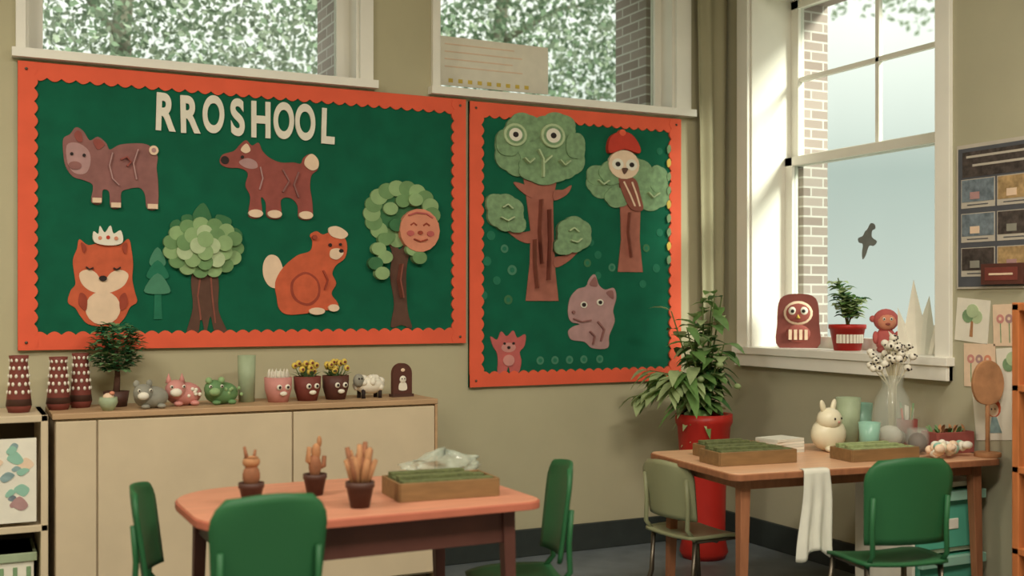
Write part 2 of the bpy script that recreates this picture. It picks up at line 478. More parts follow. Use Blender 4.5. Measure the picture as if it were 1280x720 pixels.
art('paper_wolf', 1.213, 1.730, .003447, .003418, (335, 225), [
 ('p', [(275,204),(279,197),(292,192),(300,183),(307,178),(314,184),(322,180),(327,190),(336,198),(350,203),(366,202),(375,203),(379,195),(388,190),(397,197),(397,209),(389,217),(387,232),(390,252),(389,272),(373,272),(371,256),(362,247),(350,250),(350,272),(333,272),(331,254),(325,248),(326,271),(310,272),(312,248),(306,234),(309,219),(300,213),(286,213),(277,210)], BRICKB),
 ('p', [(298,205),(308,200),(318,203),(321,210),(314,213),(304,211)], PINKG),
 ('e', (281, 204, 5, 5), INK), ('p', [(300,190),(307,182),(312,190),(306,194)], CREAM), eye(302, 199),
 ('p', [(381,196),(389,190),(397,197),(397,207),(389,211),(380,205)], CREAM),
 ('l', (1.6, (324,210),(327,224),(323,238)), PINKG), ('l', (2, (352,212),(360,226),(352,240)), MAUVE), ('l', (2, (372,214),(366,230),(372,246)), MAUVE),
 ('e', (318, 268, 9, 5), CREAM), ('e', (341.5, 268, 9, 5), CREAM), ('e', (381, 268, 9, 5), CREAM)])

art('paper_fox', .541, 1.296, .003034, .003207, (127, 350), [
 ('p', [(93,345),(91,326),(96,312),(99,300),(110,307),(128,303),(147,307),(160,298),(164,312),(166,330),(165,348),(168,364),(171,377),(162,384),(156,396),(146,406),(128,408),(110,405),(101,396),(94,385),(85,378),(88,364),(94,356)], FOXO),
 ('p', [(99,342),(110,337),(120,342),(128,352),(138,341),(150,337),(160,343),(155,356),(142,364),(128,367),(113,364),(102,355)], CREAM),
 ('e', (128, 385, 22, 21), CREAM), ('p', [(100,366),(108,372),(107,388),(98,380)], FOXD), ('p', [(156,366),(149,372),(150,388),(159,380)], FOXD),
 ('p', [(101,304),(107,309),(104,317)], FOXD), ('p', [(158,303),(152,309),(156,317)], FOXD),
 ('e', (128, 348, 5, 3.5), INK), ('l', (1.8, (107,334),(111,337),(116,335)), INK), ('l', (1.8, (141,335),(145,337),(150,334)), INK),
 ('p', [(117,303),(116,290),(122,293),(124,283),(130,291),(137,282),(141,292),(150,288),(152,303),(135,307)], PAPERW),
 ('c', (124, 298, 2.4), SALMON), ('c', (134, 297, 2.4), REDC), ('c', (144, 298, 2.4), SALMON)])

pl = [('p', [(232,418),(240,385),(238,350),(245,320),(262,320),(272,350),(272,388),(284,418),(268,416),(262,395),(256,417),(250,395),(246,417)], BARKD),
      ('l', (2, (250,340),(246,370),(250,400)), BARKM), ('l', (2, (262,340),(264,370),(268,404)), BARKM),
      ('p', [(253,254),(263,272),(258,282),(244,280),(240,268)], LG3), ('p', [(226,272),(238,270),(240,285),(228,288)], LG3), ('p', [(270,268),(288,274),(282,288),(268,282)], LG3),
      ('p', [(212,282),(222,276),(228,290),(216,298)], LG3), ('p', [(292,284),(302,292),(296,304),(284,296)], LG3),
      ('e', (253, 310, 44, 34), LG3)]
for i in range(15):
    a = 2*math.pi*i/15; pl.append(('e', (253+41*math.cos(a), 310+29*math.sin(a), 10, 9), (LG2, LG1)[i % 2]))
for i in range(10):
    a = 2*math.pi*i/10+.3; pl.append(('e', (253+26*math.cos(a), 310+18*math.sin(a), 10, 10), (LG1, SAGEL, LG2)[i % 3]))
for i in range(4):
    a = 2*math.pi*i/4; pl.append(('e', (253+9*math.cos(a), 308+8*math.sin(a), 10, 10), (SAGEL, LG1)[i % 2]))
art('paper_leafy_tree', .9285, 1.350, .003269, .003329, (250, 335), pl)

art('paper_fir_tree', .755, 1.28, .0030, .0033, (205, 372), [
 ('s', [(202,340),(208,340),(211,415),(200,415)], LGP),
 ('p', [(205,326),(216,345),(205,352),(194,345)], LGQ), ('p', [(205,342),(220,362),(205,366),(190,362)], LGP), ('p', [(205,358),(222,380),(205,384),(187,380)], LGQ)])

art('paper_squirrel', 1.378, 1.339, .003552, .00347, (382, 340), [
 ('p', [(352,334),(346,322),(336,320),(329,330),(329,346),(336,358),(346,360),(354,348)], CREAM),
 ('p', [(345,372),(343,354),(352,336),(370,320),(386,314),(389,302),(386,294),(394,289),(402,293),(414,289),(427,293),(433,306),(430,322),(419,331),(414,342),(419,354),(413,367),(421,379),(420,388),(400,388),(380,392),(358,393),(348,386)], FOXO),
 ('p', [(364,350),(380,340),(396,350),(398,370),(386,382),(370,378),(362,366)], FOXD),
 ('p', [(367,351),(381,343),(394,352),(395,369),(384,379),(371,375),(365,364)], FOXO),
 ('p', [(409,285),(418,282),(427,285),(434,292),(426,298),(412,294)], CREAM),
 ('p', [(412,312),(422,310),(428,316),(420,324),(411,321)], CREAM), ('e', (425, 313, 3, 2.4), INK), eye(411, 306, 2.2), eye(424, 305, 1.8),
 ('l', (2, (402,338),(408,350),(404,362)), FOXD), ('e', (394, 389, 10, 4.5), CREAM), ('e', (415, 385, 7, 4.5), CREAM), ('c', (391, 297, 3), FOXD)])

pl = [('p', [(487,408),(491,380),(486,345),(488,315),(480,300),(490,302),(498,312),(508,300),(514,304),(507,330),(506,360),(508,390),(513,410),(500,406)], BARKD),
      ('p', [(470,250),(490,236),(515,234),(535,246),(545,268),(540,296),(520,305),(495,300),(478,290),(468,270)], LG3)]
for i in range(14):
    a = math.pi*(.55 + 1.45*i/13); pl.append(('e', (500+37*math.cos(a), 268+32*math.sin(a), 10.5, 10), (LG1, LG2)[i % 2]))
for (a, b) in ((485,262),(500,252),(492,282),(478,300),(470,312),(478,322),(466,330),(474,342),(512,312),(520,322),(515,250)):
    pl.append(('e', (a, b, 9, 8), random.choice((LG1, LG2, LG3))))
pl += [('e', (520, 288, 25, 27), SALMON), ('l', (2, (508,282),(512,279),(516,282)), FOXD), ('l', (2, (524,282),(528,279),(532,282)), FOXD),
       ('e', (508, 292, 4.5, 3.5), CUBR), ('e', (533, 292, 4.5, 3.5), CUBR), ('l', (1.8, (505,270),(515,266),(528,267),(536,272)), CUBR),
       ('e', (520, 291, 3, 2.4), FOXD), ('l', (1.6, (512,299),(520,302),(529,299)), FOXD), ('l', (1.6, (498,330),(495,350),(499,372)), BARKM)]
art('paper_face_tree', 1.8137, 1.416, .003838, .003607, (500, 320), pl)

pl = [('s', [(655,376),(660,330),(661,290),(656,250),(652,222),(694,222),(689,252),(690,300),(692,340),(696,376)], BARK),
      ('p', [(661,304),(648,302),(634,292),(630,286),(640,288),(652,291),(662,290)], BARK), ('p', [(690,322),(705,318),(718,308),(722,312),(708,326),(692,334)], BARK), ('p', [(662,248),(648,240),(640,230),(652,232),(664,238)], BARK),
      ('p', [(690,250),(706,242),(712,230),(702,236),(690,238)], BARK),
      ('k', (644, 192, 26, 28, 6), SAGE), ('k', (704, 192, 24, 28, 6), SAGE), ('k', (674, 182, 30, 34, 7), SAGE), ('k', (694, 158, 22, 17, 5), SAGE), ('k', (652,162,20,17,5), SAGE), ('k', (676,212,30,18,6), SAGE), ('k', (632,182,14,16,4), SAGE), ('k', (716,180,12,16,4), SAGE),
      ('k', (629, 268, 21, 21, 6), SAGE), ('k', (617, 258, 11, 12, 4), SAGE), ('k', (642, 282, 11, 10, 4), SAGE), ('k', (714, 292, 21, 21, 6), SAGE), ('k', (700, 308, 12, 10, 4), SAGE),
      ('c', (640, 172, 14), SAGEL), ('c', (640, 172, 11), SAGE), ('c', (640, 172, 8), PAPERW), ('c', (640, 172, 3.4), INK), ('c', (686, 170, 15), SAGEL), ('c', (686, 170, 12), SAGE), ('c', (686, 170, 9), PAPERW), ('c', (686, 170, 3.6), INK),
      ('l', (2, (674,222),(674,200),(668,188)), SAGEL), ('l', (2, (674,205),(684,195)), SAGEL), ('l', (1.6, (624,262),(630,258),(636,263)), SAGEL), ('l', (1.6, (622,274),(630,278),(638,273)), SAGEL),
      ('l', (1.6, (706,288),(712,284),(718,289)), SAGEL), ('l', (1.6, (708,300),(716,302),(722,297)), SAGEL), ('l', (1.6, (650,200),(656,206),(662,200)), SAGEL), ('l', (1.6, (694,200),(700,206),(707,200)), SAGEL),
      ('l', (1.3, (672,250),(670,290),(673,330)), BARKM), ('l', (1.3, (682,262),(683,300),(681,350)), BARKM), ('l', (1.3, (664,300),(664,330),(667,360)), BARKM)]
art('paper_oak_tree', 2.519, 1.659, .004325, .003829, (673, 260), pl)

art('paper_owl_tree', 3.023, 1.698, .004691, .003987, (785, 255), [
 ('s', [(770,340),(774,300),(773,262),(762,236),(776,240),(784,252),(794,238),(806,236),(798,262),(797,300),(801,340)], BARK),
 ('k', (752, 232, 19, 17, 5), SAGE), ('k', (810, 240, 24, 21, 6), SAGE), ('k', (746, 222, 14, 12, 4), SAGE), ('k', (820, 222, 12, 16, 5), SAGE), ('k', (768, 248, 14, 12, 5), SAGE), ('k', (790, 218, 22, 20, 5), SAGE), ('k', (762, 218, 15, 14, 5), SAGE),
 ('p', [(770,222),(790,224),(797,245),(800,262),(786,262),(776,246)], BARKM), ('l', (2, (776,228),(784,244),(790,258)), CREAM), ('l', (2, (786,228),(792,244),(796,258)), CREAM),
 ('e', (776, 207, 19, 18), CREAM), ('c', (768, 207, 7), PAPERW), ('c', (785, 207, 7), PAPERW), ('c', (768, 207, 3), INK), ('c', (785, 207, 3), INK), ('p', [(773,212),(780,212),(776,219)], BARKD),
 ('p', [(757,194),(758,176),(770,167),(784,169),(794,182),(794,192),(776,188)], REDC), ('c', (773, 168, 4), ORANGE),
 ('l', (1.6, (806,240),(812,246),(820,240)), SAGEL), ('l', (1.6, (744,228),(750,233),(757,228)), SAGEL), ('l', (1.3, (783,266),(781,290),(785,322)), BARKM)])

art('paper_rhino', 2.807, 1.153, .004533, .00392, (738, 392), [
 ('p', [(708,392),(710,374),(719,362),(730,358),(734,349),(741,343),(746,356),(754,362),(765,360),(768,372),(764,388),(766,402),(759,420),(757,435),(738,435),(728,427),(712,424),(708,414),(714,408),(722,405),(712,402)], PINKG),
 ('p', [(734,356),(741,346),(744,358)], MAUVE), ('p', [(755,366),(763,363),(764,374)], MAUVE), ('c', (727, 381, 4), PAPERW), eye(727, 381, 2.6), ('c', (747, 378, 4), PAPERW), eye(747, 378, 2.4),
 ('l', (1.6, (714,398),(724,402),(736,400)), MAUVE), ('l', (2, (744,402),(752,412),(748,426)), MAUVE), ('c', (714, 390, 1.8), MAUVE), ('l', (1.6, (734,414),(740,420),(738,430)), MAUVE)])

art('paper_fox_cub', 2.354, .969, .00424, .00378, (635, 441), [
 ('p', [(615,432),(612,420),(620,424),(625,414),(632,420),(640,413),(645,422),(655,418),(654,432),(648,440),(650,452),(646,467),(637,467),(634,458),(630,467),(621,467),(621,452),(620,441)], CUBR),
 ('e', (634, 434, 9, 6), PINKT), eye(629, 429, 1.6), eye(640, 429, 1.6), ('e', (634, 450, 7, 7), PINKT), ('c', (634,434,1.8), INK)])

w = M('paper_dot_garland')
for (x, z, r, m) in [(2.26,1.52,.022,LGP),(2.33,1.46,.02,LGQ),(2.24,1.40,.022,LGP),(2.37,1.36,.024,LGQ),(2.29,1.31,.02,LGP),(2.22,1.24,.022,LGP),(2.35,1.22,.022,LG3),(2.40,1.52,.02,LGP),
                  (2.27,1.62,.02,LG3),(2.38,1.60,.018,LGP),(2.84,1.44,.02,LGP),(2.92,1.38,.02,LGQ),(2.84,1.34,.018,LGP),(2.80,1.50,.018,LGP),(3.1,1.30,.02,LGP),(3.18,1.38,.022,LGP),
                  (3.12,1.48,.02,LG3),(3.2,1.56,.02,LGP),(2.78,1.40,.02,LG3),(2.52,.93,.02,LGQ),(2.60,.93,.02,LGQ),(2.68,.93,.02,LGQ),(2.76,.93,.02,LGQ),(2.85,.93,.02,LGQ),(3.18,1.86,.022,SAGE),(3.2,1.97,.018,LGP)]:
    for k, (rr, mm) in enumerate(((r, m), (r*.5, LGP))):
        w.prism([(x+rr*math.cos(t*math.pi/8), z+rr*math.sin(t*math.pi/8)) for t in range(16)], -.002-.001*k, 0, mm)
w.finish((0, YB, 0))
w = M('paper_leaf_strip')
for k in range(9):
    z = 1.40 + k*.07
    w.prism(spline([(3.245, z), (3.262, z+.018), (3.255, z+.045), (3.238, z+.03)]), -.012, -.0085, YEL if k % 3 == 1 else SAGE)
w.finish((0, YB, 0))

def letters(name, chars, loc_list, size, m, Y):
    bm = bmesh.new()
    for ch, (x, z, rot) in zip(chars, loc_list):
        cu = bpy.data.curves.new('c', 'FONT'); cu.body = ch; cu.size = size; cu.extrude = .0035; cu.offset = size*.036; cu.align_x = 'CENTER'
        ob = bpy.data.objects.new('c', cu); bpy.context.collection.objects.link(ob)
        dg = bpy.context.evaluated_depsgraph_get(); dg.update()
        me = bpy.data.meshes.new_from_object(ob.evaluated_get(dg))
        T = Matrix.Translation((x, Y-.005, z)) @ Matrix.Rotation(rot, 4, 'Y') @ Matrix.Rotation(math.pi/2, 4, 'X') @ Matrix.Diagonal((.58 if ch == 'O' else .66, 1.08, 1, 1))
        me.transform(T); bm.from_mesh(me)
        bpy.data.objects.remove(ob); bpy.data.meshes.remove(me)
    me = bpy.data.meshes.new(name); bm.to_mesh(me); bm.free(); me.materials.clear(); me.materials.append(m)
    for p in me.polygons: p.material_index = 0
    ob = bpy.data.objects.new(name, me); bpy.context.collection.objects.link(ob)
letters('banner_lettering', 'RROSHOOL', [(.780,1.915,.03),(.880,1.912,-.02),(.978,1.92,.02),(1.081,1.915,-.03),(1.178,1.912,.0),(1.275,1.915,.02),(1.372,1.915,-.02),(1.467,1.905,.03)], .19, PAPERW, YB)

# ------------------------------------------------------------------ cabinets
w = M('storage_cabinet')
x0, x1, y0, y1, zt = .33, 1.845, 4.42, YW-.02, .80
w.box((x0+.01, y0+.02, .06), (x1-.01, y1, zt-.025), CABW)
w.box((x0+.03, y0+.05, 0), (x1-.03, y1, .06), CABD)
w.box((x0, y0, zt-.022), (x1, y1, zt), CABTOP)
for (a, b) in ((x0+.012, .482), (.488, 1.218), (1.224, x1-.014)):
    w.box((a, y0+.004, .07), (b, y0+.02, zt-.03), CABW)
w.box((x1-.012, y0+.002, .03), (x1, y1, zt-.022), CABTOP)
w.finish(bevel=.003)
w = M('open_shelf_unit')
x0, x1, y0 = -.55, .315, 4.40
w.box((x0, y0, 0), (x0+.025, y1, .8), CABW); w.box((x1-.025, y0, 0), (x1, y1, .8), CABW)
for z in (.05, .38, .775):
    w.box((x0, y0, z), (x1, y1, z+.025), CABW)
w.box((x0, y1-.01, .05), (x1, y1, .8), CABD)
w.box((-.11, y0, .05), (-.085, y1, .8), CABW)
w.finish(bevel=.003)
w = M('childs_drawing')
w.box((.02, 0, .42), (.275, .003, .72), PAPERW)
for k in range(22):
    cx, cz = R(.05, .24), R(.45, .69); rr = R(.012, .03)
    w.prism(spline([(cx-rr, cz), (cx, cz+rr*R(.5, 1.2)), (cx+rr, cz+R(-.01, .01)), (cx+R(-.01, .01), cz-rr*R(.4, 1))]), -.001-.0001*k, 0, random.choice((BLUEP, PHO2, SAGE, CREAM, PINKG, TEALG)))
w.finish((0, 4.395, 0))
w = M('storage_basket')
w.box((.0, 4.45, .076), (.27, 4.72, .30), PAPERW)
w.box((-.01, 4.44, .27), (.28, 4.73, .30), CUPG)
for k in range(6): w.box((.02+k*.045, 4.446, .10), (.035+k*.045, 4.45, .25), SAGE)
w.finish(bevel=.006)

# ------------------------------------------------------------------ small crafts
ZC = .80
def toy(name, loc, s, m, rz=0, ear='round', m2=PAPERW, spots=0):
    w = M(name)
    w.ell((0, 0, .035*s), (.055*s, .04*s, .036*s), m)
    w.ell((-.03*s, -.02*s, .05*s), (.032*s, .03*s, .03*s), m)
    w.ell((-.036*s, -.046*s, .043*s), (.018*s, .012*s, .013*s), m2)
    for e in (-1, 1):
        ex = -.03*s + e*.02*s
        if ear == 'round': w.ell((ex, -.015*s, .08*s), (.010*s, .006*s, .012*s), m)
        elif ear == 'frog':
            w.ell((ex, -.03*s, .078*s), (.011*s, .011*s, .011*s), m2)
        else: w.lathe([(.010*s, 0), (.006*s, .015*s), (.0, .03*s)], m, (ex, -.015*s, .07*s), 8)
        w.ell((ex*.9-.004*s, -.046*s, .06*s), (.0055*s, .004*s, .0055*s), PAPERW, 8, 6)
        w.ell((ex*.9-.004*s, -.050*s, .06*s), (.003*s, .002*s, .003*s), INK, 8, 6)
        w.ell((.025*s*e, -.03*s, .008*s), (.014*s, .014*s, .008*s), m)
    for k in range(spots):
        a = R(-.6, 1.2); w.ell((.02*s+.03*s*a, -.036*s, .04*s+R(-.01, .018)*s), (.006*s, .005*s, .006*s), m2, 8, 6)
    return w.finish(loc, rz)
toy('toy_hippo', (.69, 4.51, ZC), 1.2, GREYT, .1, 'round', PAPERW)
toy('toy_pig', (.825, 4.58, ZC), 1.3, PINKT, .1, 'tri', PAPERW, 6)
toy('toy_frog', (.970, 4.57, ZC), 1.25, GREENT, .1, 'frog', LG1, 6)
w = M('tumbler'); w.lathe([(.032, 0), (.037, .19), (.034, .19), (.028, .01), (0, .01)], CUPG); w.finish((1.085, 4.63, ZC))
def facepot(name, loc, m, h, flowers=None, top=None):
    w = M(name)
    w.lathe([(.034, 0), (.046, h*.5), (.048, h), (.040, h), (.038, h*.8), (0, h*.8)], m, seg=18)
    for e in (-1, 1):
        w.ell((e*.015, -.046, h*.62), (.010, .005, .010), PAPERW, 8, 6); w.ell((e*.015, -.051, h*.62), (.005, .003, .005), INK, 8, 6)
    w.ell((0, -.046, h*.36), (.014, .005, .008), PAPERW, 8, 6)
    if flowers:
        for k in range(14):
            a = R(0, 6.28); r = R(.005, .05); x, y, z = r*math.cos(a), r*math.sin(a)*.7, h+R(.015, .05)
            w.tube([(x*.4, y*.4, h*.8), (x, y, z)], .002, STEMM, 5)
            w.ell((x, y, z), (.012, .008, .012), flowers, 8, 6); w.ell((x, y-.007, z), (.005, .003, .005), MAROON, 6, 5)
            w.leaf((x*.5, y*.5, h*.9), (x, y, .03), .05, .014, LG2, .2)
    if top == 'spikes':
        for k in range(14):
            a = 2*math.pi*k/14; w.lathe([(.010, 0), (0, .035)], PAPERW, (.032*math.cos(a), .032*math.sin(a), h-.005), 7)
        w.ell((0, 0, h), (.036, .036, .022), PAPERW)
    return w.finish(loc, .15, sc=1.18)
facepot('craft_flower_pot', (1.20, 4.57, ZC), PINKT, .085, None, 'spikes')
facepot('craft_flower_pot', (1.325, 4.58, ZC), MAROON, .085, YEL)
facepot('craft_flower_pot', (1.45, 4.59, ZC), DARKW, .085, YEL)
w = M('toy_sheep')
w.ell((0, 0, .05), (.062, .04, .035), PAPERW); 
for k in range(26):
    a = R(0, 6.28); b = R(-.4, 1.4); w.ell((.055*math.cos(a)*math.cos(b), .035*math.sin(a)*math.cos(b), .052+.03*math.sin(b)), (.014, .014, .013), PAPERW, 7, 5)
w.ell((-.055, -.02, .07), (.022, .02, .026), GREYT); w.ell((-.062, -.04, .078), (.004, .003, .004), INK, 6, 5); w.ell((-.05, -.04, .078), (.004, .003, .004), INK, 6, 5)
for a in (-.035, .035):
    for b in (-.02, .02): w.tube([(a, b, 0), (a, b, .035)], .008, INK, 7)
w.finish((1.60, 4.59, ZC), .1, sc=1.1)
w = M('craft_arch_plaque')
pts = [(-.045, 0), (-.045, .10)] + [(.045*math.cos(math.pi - math.pi*i/12), .10+.045*math.sin(math.pi - math.pi*i/12)) for i in range(1, 12)] + [(.045, .10), (.045, 0)]
w.prism(pts, -.012, .012, DARKW); w.box((-.05, -.02, 0), (.05, .02, .012), POTD)
w.prism(spline([(-.018, .03), (.018, .03), (.014, .06), (-.014, .06)]), -.015, -.012, PAPERW)
w.ell((0, -.014, .075), (.016, .005, .016), PAPERW); w.ell((-.006, -.019, .078), (.003, .002, .003), INK, 6, 5); w.ell((.006, -.019, .078), (.003, .002, .003), INK, 6, 5)
w.ell((0, -.014, .115), (.010, .004, .008), CREAM)
w.finish((1.745, 4.59, ZC), .1)
def dotpot(loc, m, h, r):
    w = M('spotted_vase')
    w.lathe([(r*.8, 0), (r, h*.12), (r*.8, h*.5), (r*.68, h*.9), (r*.78, h), (r*.6, h), (r*.5, h*.9), (0, h*.85)], m, seg=18)
    w.lathe([(r*1.01, h*.12), (r*.9, h*.3), (r*.88, h*.31), (r*.9, h*.1)], POTD, seg=18)
    for j in range(5):
        for i in range(10):
            a = 2*math.pi*(i + .5*(j % 2))/10; z = h*(.36+.14*j)
            rr = r*(.9-.22*(z/h-.3)/.6)
            w.ell((rr*math.cos(a)*.96, rr*math.sin(a)*.96, z), (.006, .006, .008), PAPERW, 7, 5)
    w.finish(loc)
dotpot((.225, 4.55, ZC), MAROON, .21, .045)
dotpot((.365, 4.60, ZC), MAROON, .2, .044)
dotpot((.450, 4.66, ZC), MAROON, .21, .042)
w = M('miniature_tree')
w.lathe([(.04, 0), (.05, .06), (.045, .06), (0, .05)], POTD, seg=16)
w.tube([(0, 0, .05), (.005, 0, .12), (0, 0, .24)], [.014, .011, .006], BARKD)
for k in range(620):
    a = R(0, 6.28); z = R(.14, .32); env = .095*math.sin(math.pi*min(1, max(.05, (.345-z)/.23)))**.7; r = env*R(.3, 1)
    w.leaf((r*math.cos(a), r*math.sin(a), z), (math.cos(a), math.sin(a), R(0, .8)), .032, .026, random.choice((LG3, LG2, LG2, LG3)), .3)
w.finish((.578, 4.64, ZC))
w = M('trinket_bowl')
w.lathe([(.02, 0), (.035, .03), (.032, .05), (.028, .05), (0, .02)], CUPG, seg=16); w.ell((0, 0, .05), (.02, .02, .016), CREAM); w.ell((.012, -.01, .065), (.010, .010, .008), SALMON, 8, 6)
w.finish((.53, 4.48, ZC))

# ------------------------------------------------------------------ furniture
def rrect(x0, x1, y0, y1, rs):
    out = []
    for (cx, cy, r, a0) in ((x0, y0, rs[0], 180), (x1, y0, rs[1], 270), (x1, y1, rs[2], 0), (x0, y1, rs[3], 90)):
        px = cx + r if cx == x0 else cx - r; py = cy + r if cy == y0 else cy - r
        for k in range(9):
            a = math.radians(a0 + k*90/8); out.append((px + r*math.cos(a), py + r*math.sin(a)))
    return out
def table(name, cx, cy, W, D, H, rs, top, edge, legm, rz, apron, ixo=.1):
    w = M(name)
    w.prism(rrect(-W/2, W/2, -D/2, D/2, rs), H-.026, H-.004, edge, 'xy')
    w.prism(rrect(-W/2+.004, W/2-.004, -D/2+.004, D/2-.004, rs), H-.005, H, top, 'xy')
    ix, iy = W/2-ixo, D/2-.07
    for s in (-1, 1):
        w.box((-ix, s*iy-.01, H-.026-apron), (ix, s*iy+.01, H-.026), legm)
        w.box((s*ix-.01, -iy, H-.026-apron), (s*ix+.01, iy, H-.026), legm)
        for t in (-1, 1):
            a = [(s*ix+dx*.02, t*iy+dy*.02, H-.026) for dx, dy in ((-1,-1),(1,-1),(1,1),(-1,1))]
            b = [(s*(ix+.015)+dx*.013, t*(iy+.01)+dy*.013, 0) for dx, dy in ((-1,-1),(1,-1),(1,1),(-1,1))]
            w.add(b+a, [(0,3,2,1),(4,5,6,7),(0,1,5,4),(1,2,6,5),(2,3,7,6),(3,0,4,7)], legm)
    w.finish((cx, cy, 0), rz, bevel=.003)
TH = .62
table('classroom_table', 1.085, 3.285, .99, .67, TH, (.2, .06, .06, .22), TABLE, TABLEE, DARKW, 0, .10)
table('classroom_table', 3.0, 3.365, 1.17, .64, TH, (.04, .04, .04, .04), TABLE2, MIDW, MIDW, math.radians(-6), .04, .08)

def chair(loc, rz, m, W=.30, SZ=.35, TOP=.72, sc=1.0):
    w = M('school_chair'); D = .28; hw = W/2
    def back(u, v):
        t = (v+1)/2; c = 1 - .30*max(0, (t-.72)/.28)**2.5 - .12*(1-t)
        return (u*hw*c, -D/2 - .035*t + .03*u*u, SZ+.06 + (TOP-SZ-.06)*t - .012*u*u*t)
    def seat(u, v):
        c = 1 - .12*abs(v)**4
        return (u*hw*c, v*D/2, SZ - .014*(1-u*u)*(1-v*v*.5) - (.018*max(0, v)**2))
    w.sheet(back, 14, 12, .012, m); w.sheet(seat, 12, 12, .012, m)
    for s in (-1, 1):
        x = s*(hw-.03)
        w.tube([(s*(hw-.01), -D/2-.03, 0), (x, -D/2+.02, SZ*.5), (x, -D/2+.03, SZ-.012)], .010, STEEL)
        w.tube([(x, -D/2+.03, SZ-.016), (x, -D/2-.008, SZ+.03), (x, -D/2-.004, SZ+.12), (x, -D/2-.012, SZ+.22)], .009, m)
        w.tube([(s*(hw-.005), D/2+.01, 0), (x, D/2-.03, SZ-.02)], .010, STEEL)
        w.tube([(x, D/2-.03, SZ-.022), (x, -D/2+.03, SZ-.018)], .008, STEEL)
    w.tube([(-hw+.03, 0, SZ-.026), (hw-.03, 0, SZ-.026)], .008, STEEL)
    w.finish(loc, rz)
chair((.735, 3.03, 0), 0, CHAIRG, W=.315, TOP=.715)
chair((.645, 3.42, 0), math.radians(-108), CHAIRG, TOP=.67)
chair((1.585, 3.17, 0), math.radians(74), CHAIRG, TOP=.705, SZ=.35)
chair((2.85, 2.88, 0), math.radians(-14), CHAIRG, W=.33, TOP=.70)
chair((2.58, 3.60, 0), math.radians(-84), CHAIRP, TOP=.61, SZ=.33)

def tray(name, loc, L, W, rz, h=.045, top=MOSS):
    w = M(name); t = .008
    w.box((-L/2, -W/2, 0), (L/2, W/2, t), TRAYW)
    for s in (-1, 1):
        w.box((-L/2, s*(W/2)-t/2, 0), (L/2, s*(W/2)+t/2, h), TRAYW)
        w.box((s*(L/2)-t/2, -W/2, 0), (s*(L/2)+t/2, W/2, h), TRAYW)
    w.box((-L/2+.006, -W/2+.006, t), (L/2-.006, W/2-.006, h-.012), top)
    n = 4
    for k in range(n):
        y = -W/2+.01 + k*(W-.02)/n
        w.box((-L/2+.012, y, h-.014), (L/2-.012-.05*(k % 2), y+(W-.02)/n-.004, h + .003 + .010*(k % 2)), top)
    w.finish(loc, rz, bevel=.002)
tray('seedling_tray', (1.335, 3.18, TH), .31, .18, math.radians(-4), .055)
tray('seedling_tray', (2.62, 3.33, TH), .32, .14, math.radians(-6), .05)
tray('seedling_tray', (2.68, 3.51, TH), .26, .12, math.radians(-6), .045)
tray('seedling_tray', (3.11, 3.20, TH), .30, .13, math.radians(-6), .045, MOSSP)

def potcraft(loc, kind, sc=1.0):
    w = M('potted_cactus' if kind < 2 else 'potted_driftwood')
    w.lathe([(.024, 0), (.034, .05), (.037, .052), (.037, .066), (.031, .066), (.030, .055), (0, .055)], POTD, seg=18)
    if kind == 0:
        w.ell((0, 0, .085), (.026, .022, .034), CACT); w.ell((0, 0, .125), (.026, .022, .018), CACT2)
        w.tube([(.006, 0, .13), (.012, 0, .16)], [.006, .004], CACT); w.tube([(-.012, 0, .13), (-.02, 0, .17)], [.007, .004], CACT)
        for k in range(12):
            a = 2*math.pi*k/12; w.leaf((.006*math.cos(a), .006*math.sin(a), .128), (math.cos(a), math.sin(a), 1.2), .026, .012, CACT2, .3)
    elif kind == 1:
        w.ell((0, 0, .09), (.020, .018, .04), CACT); w.tube([(.01, 0, .085), (.028, 0, .09), (.03, 0, .12)], [.009, .009, .007], CACT)
        w.tube([(-.01, 0, .10), (-.022, 0, .108), (-.018, 0, .15)], [.010, .009, .007], CACT2); w.ell((.004, 0, .135), (.015, .013, .026), CACT2)
        w.ell((.014, 0, .165), (.008, .008, .018), CACT2)
    else:
        for k in range(24):
            a = R(0, 6.28); t = R(.2, 1.0); h = R(.05, .105)
            w.tube([(.012*math.cos(a), .012*math.sin(a), .05), (.03*t*math.cos(a), .03*t*math.sin(a), .06+h*.5), (.048*t*math.cos(a), .048*t*math.sin(a), .065+h)], [.009, .010, .006], random.choice((CACT, CACT2)), 6)
    w.finish(loc, sc=sc)
potcraft((.775, 3.25, TH), 0, 1.0)
potcraft((.99, 3.34, TH), 1, .98)
potcraft((1.045, 3.08, TH), 2, 1.12)

w = M('crumpled_plastic_bag')
def bag(u, v):
    a = (u+1)*math.pi; t = (v+1)/2
    q = Vector((math.cos(a)*2.2, math.sin(a)*2.2, t*3.2))
    r = (.12*math.sin(math.pi*min(1, t*.92+.08))**.6) * (1 + .45*noise.noise(q) + .2*noise.noise(q*2.7))
    return (r*math.cos(a)*1.0, r*math.sin(a)*.7, .012+.075*t + .03*noise.noise(q*1.3) * t)
w.sheet(bag, 60, 26, .001, PLASTIC)
w.finish((1.47, 3.46, TH))

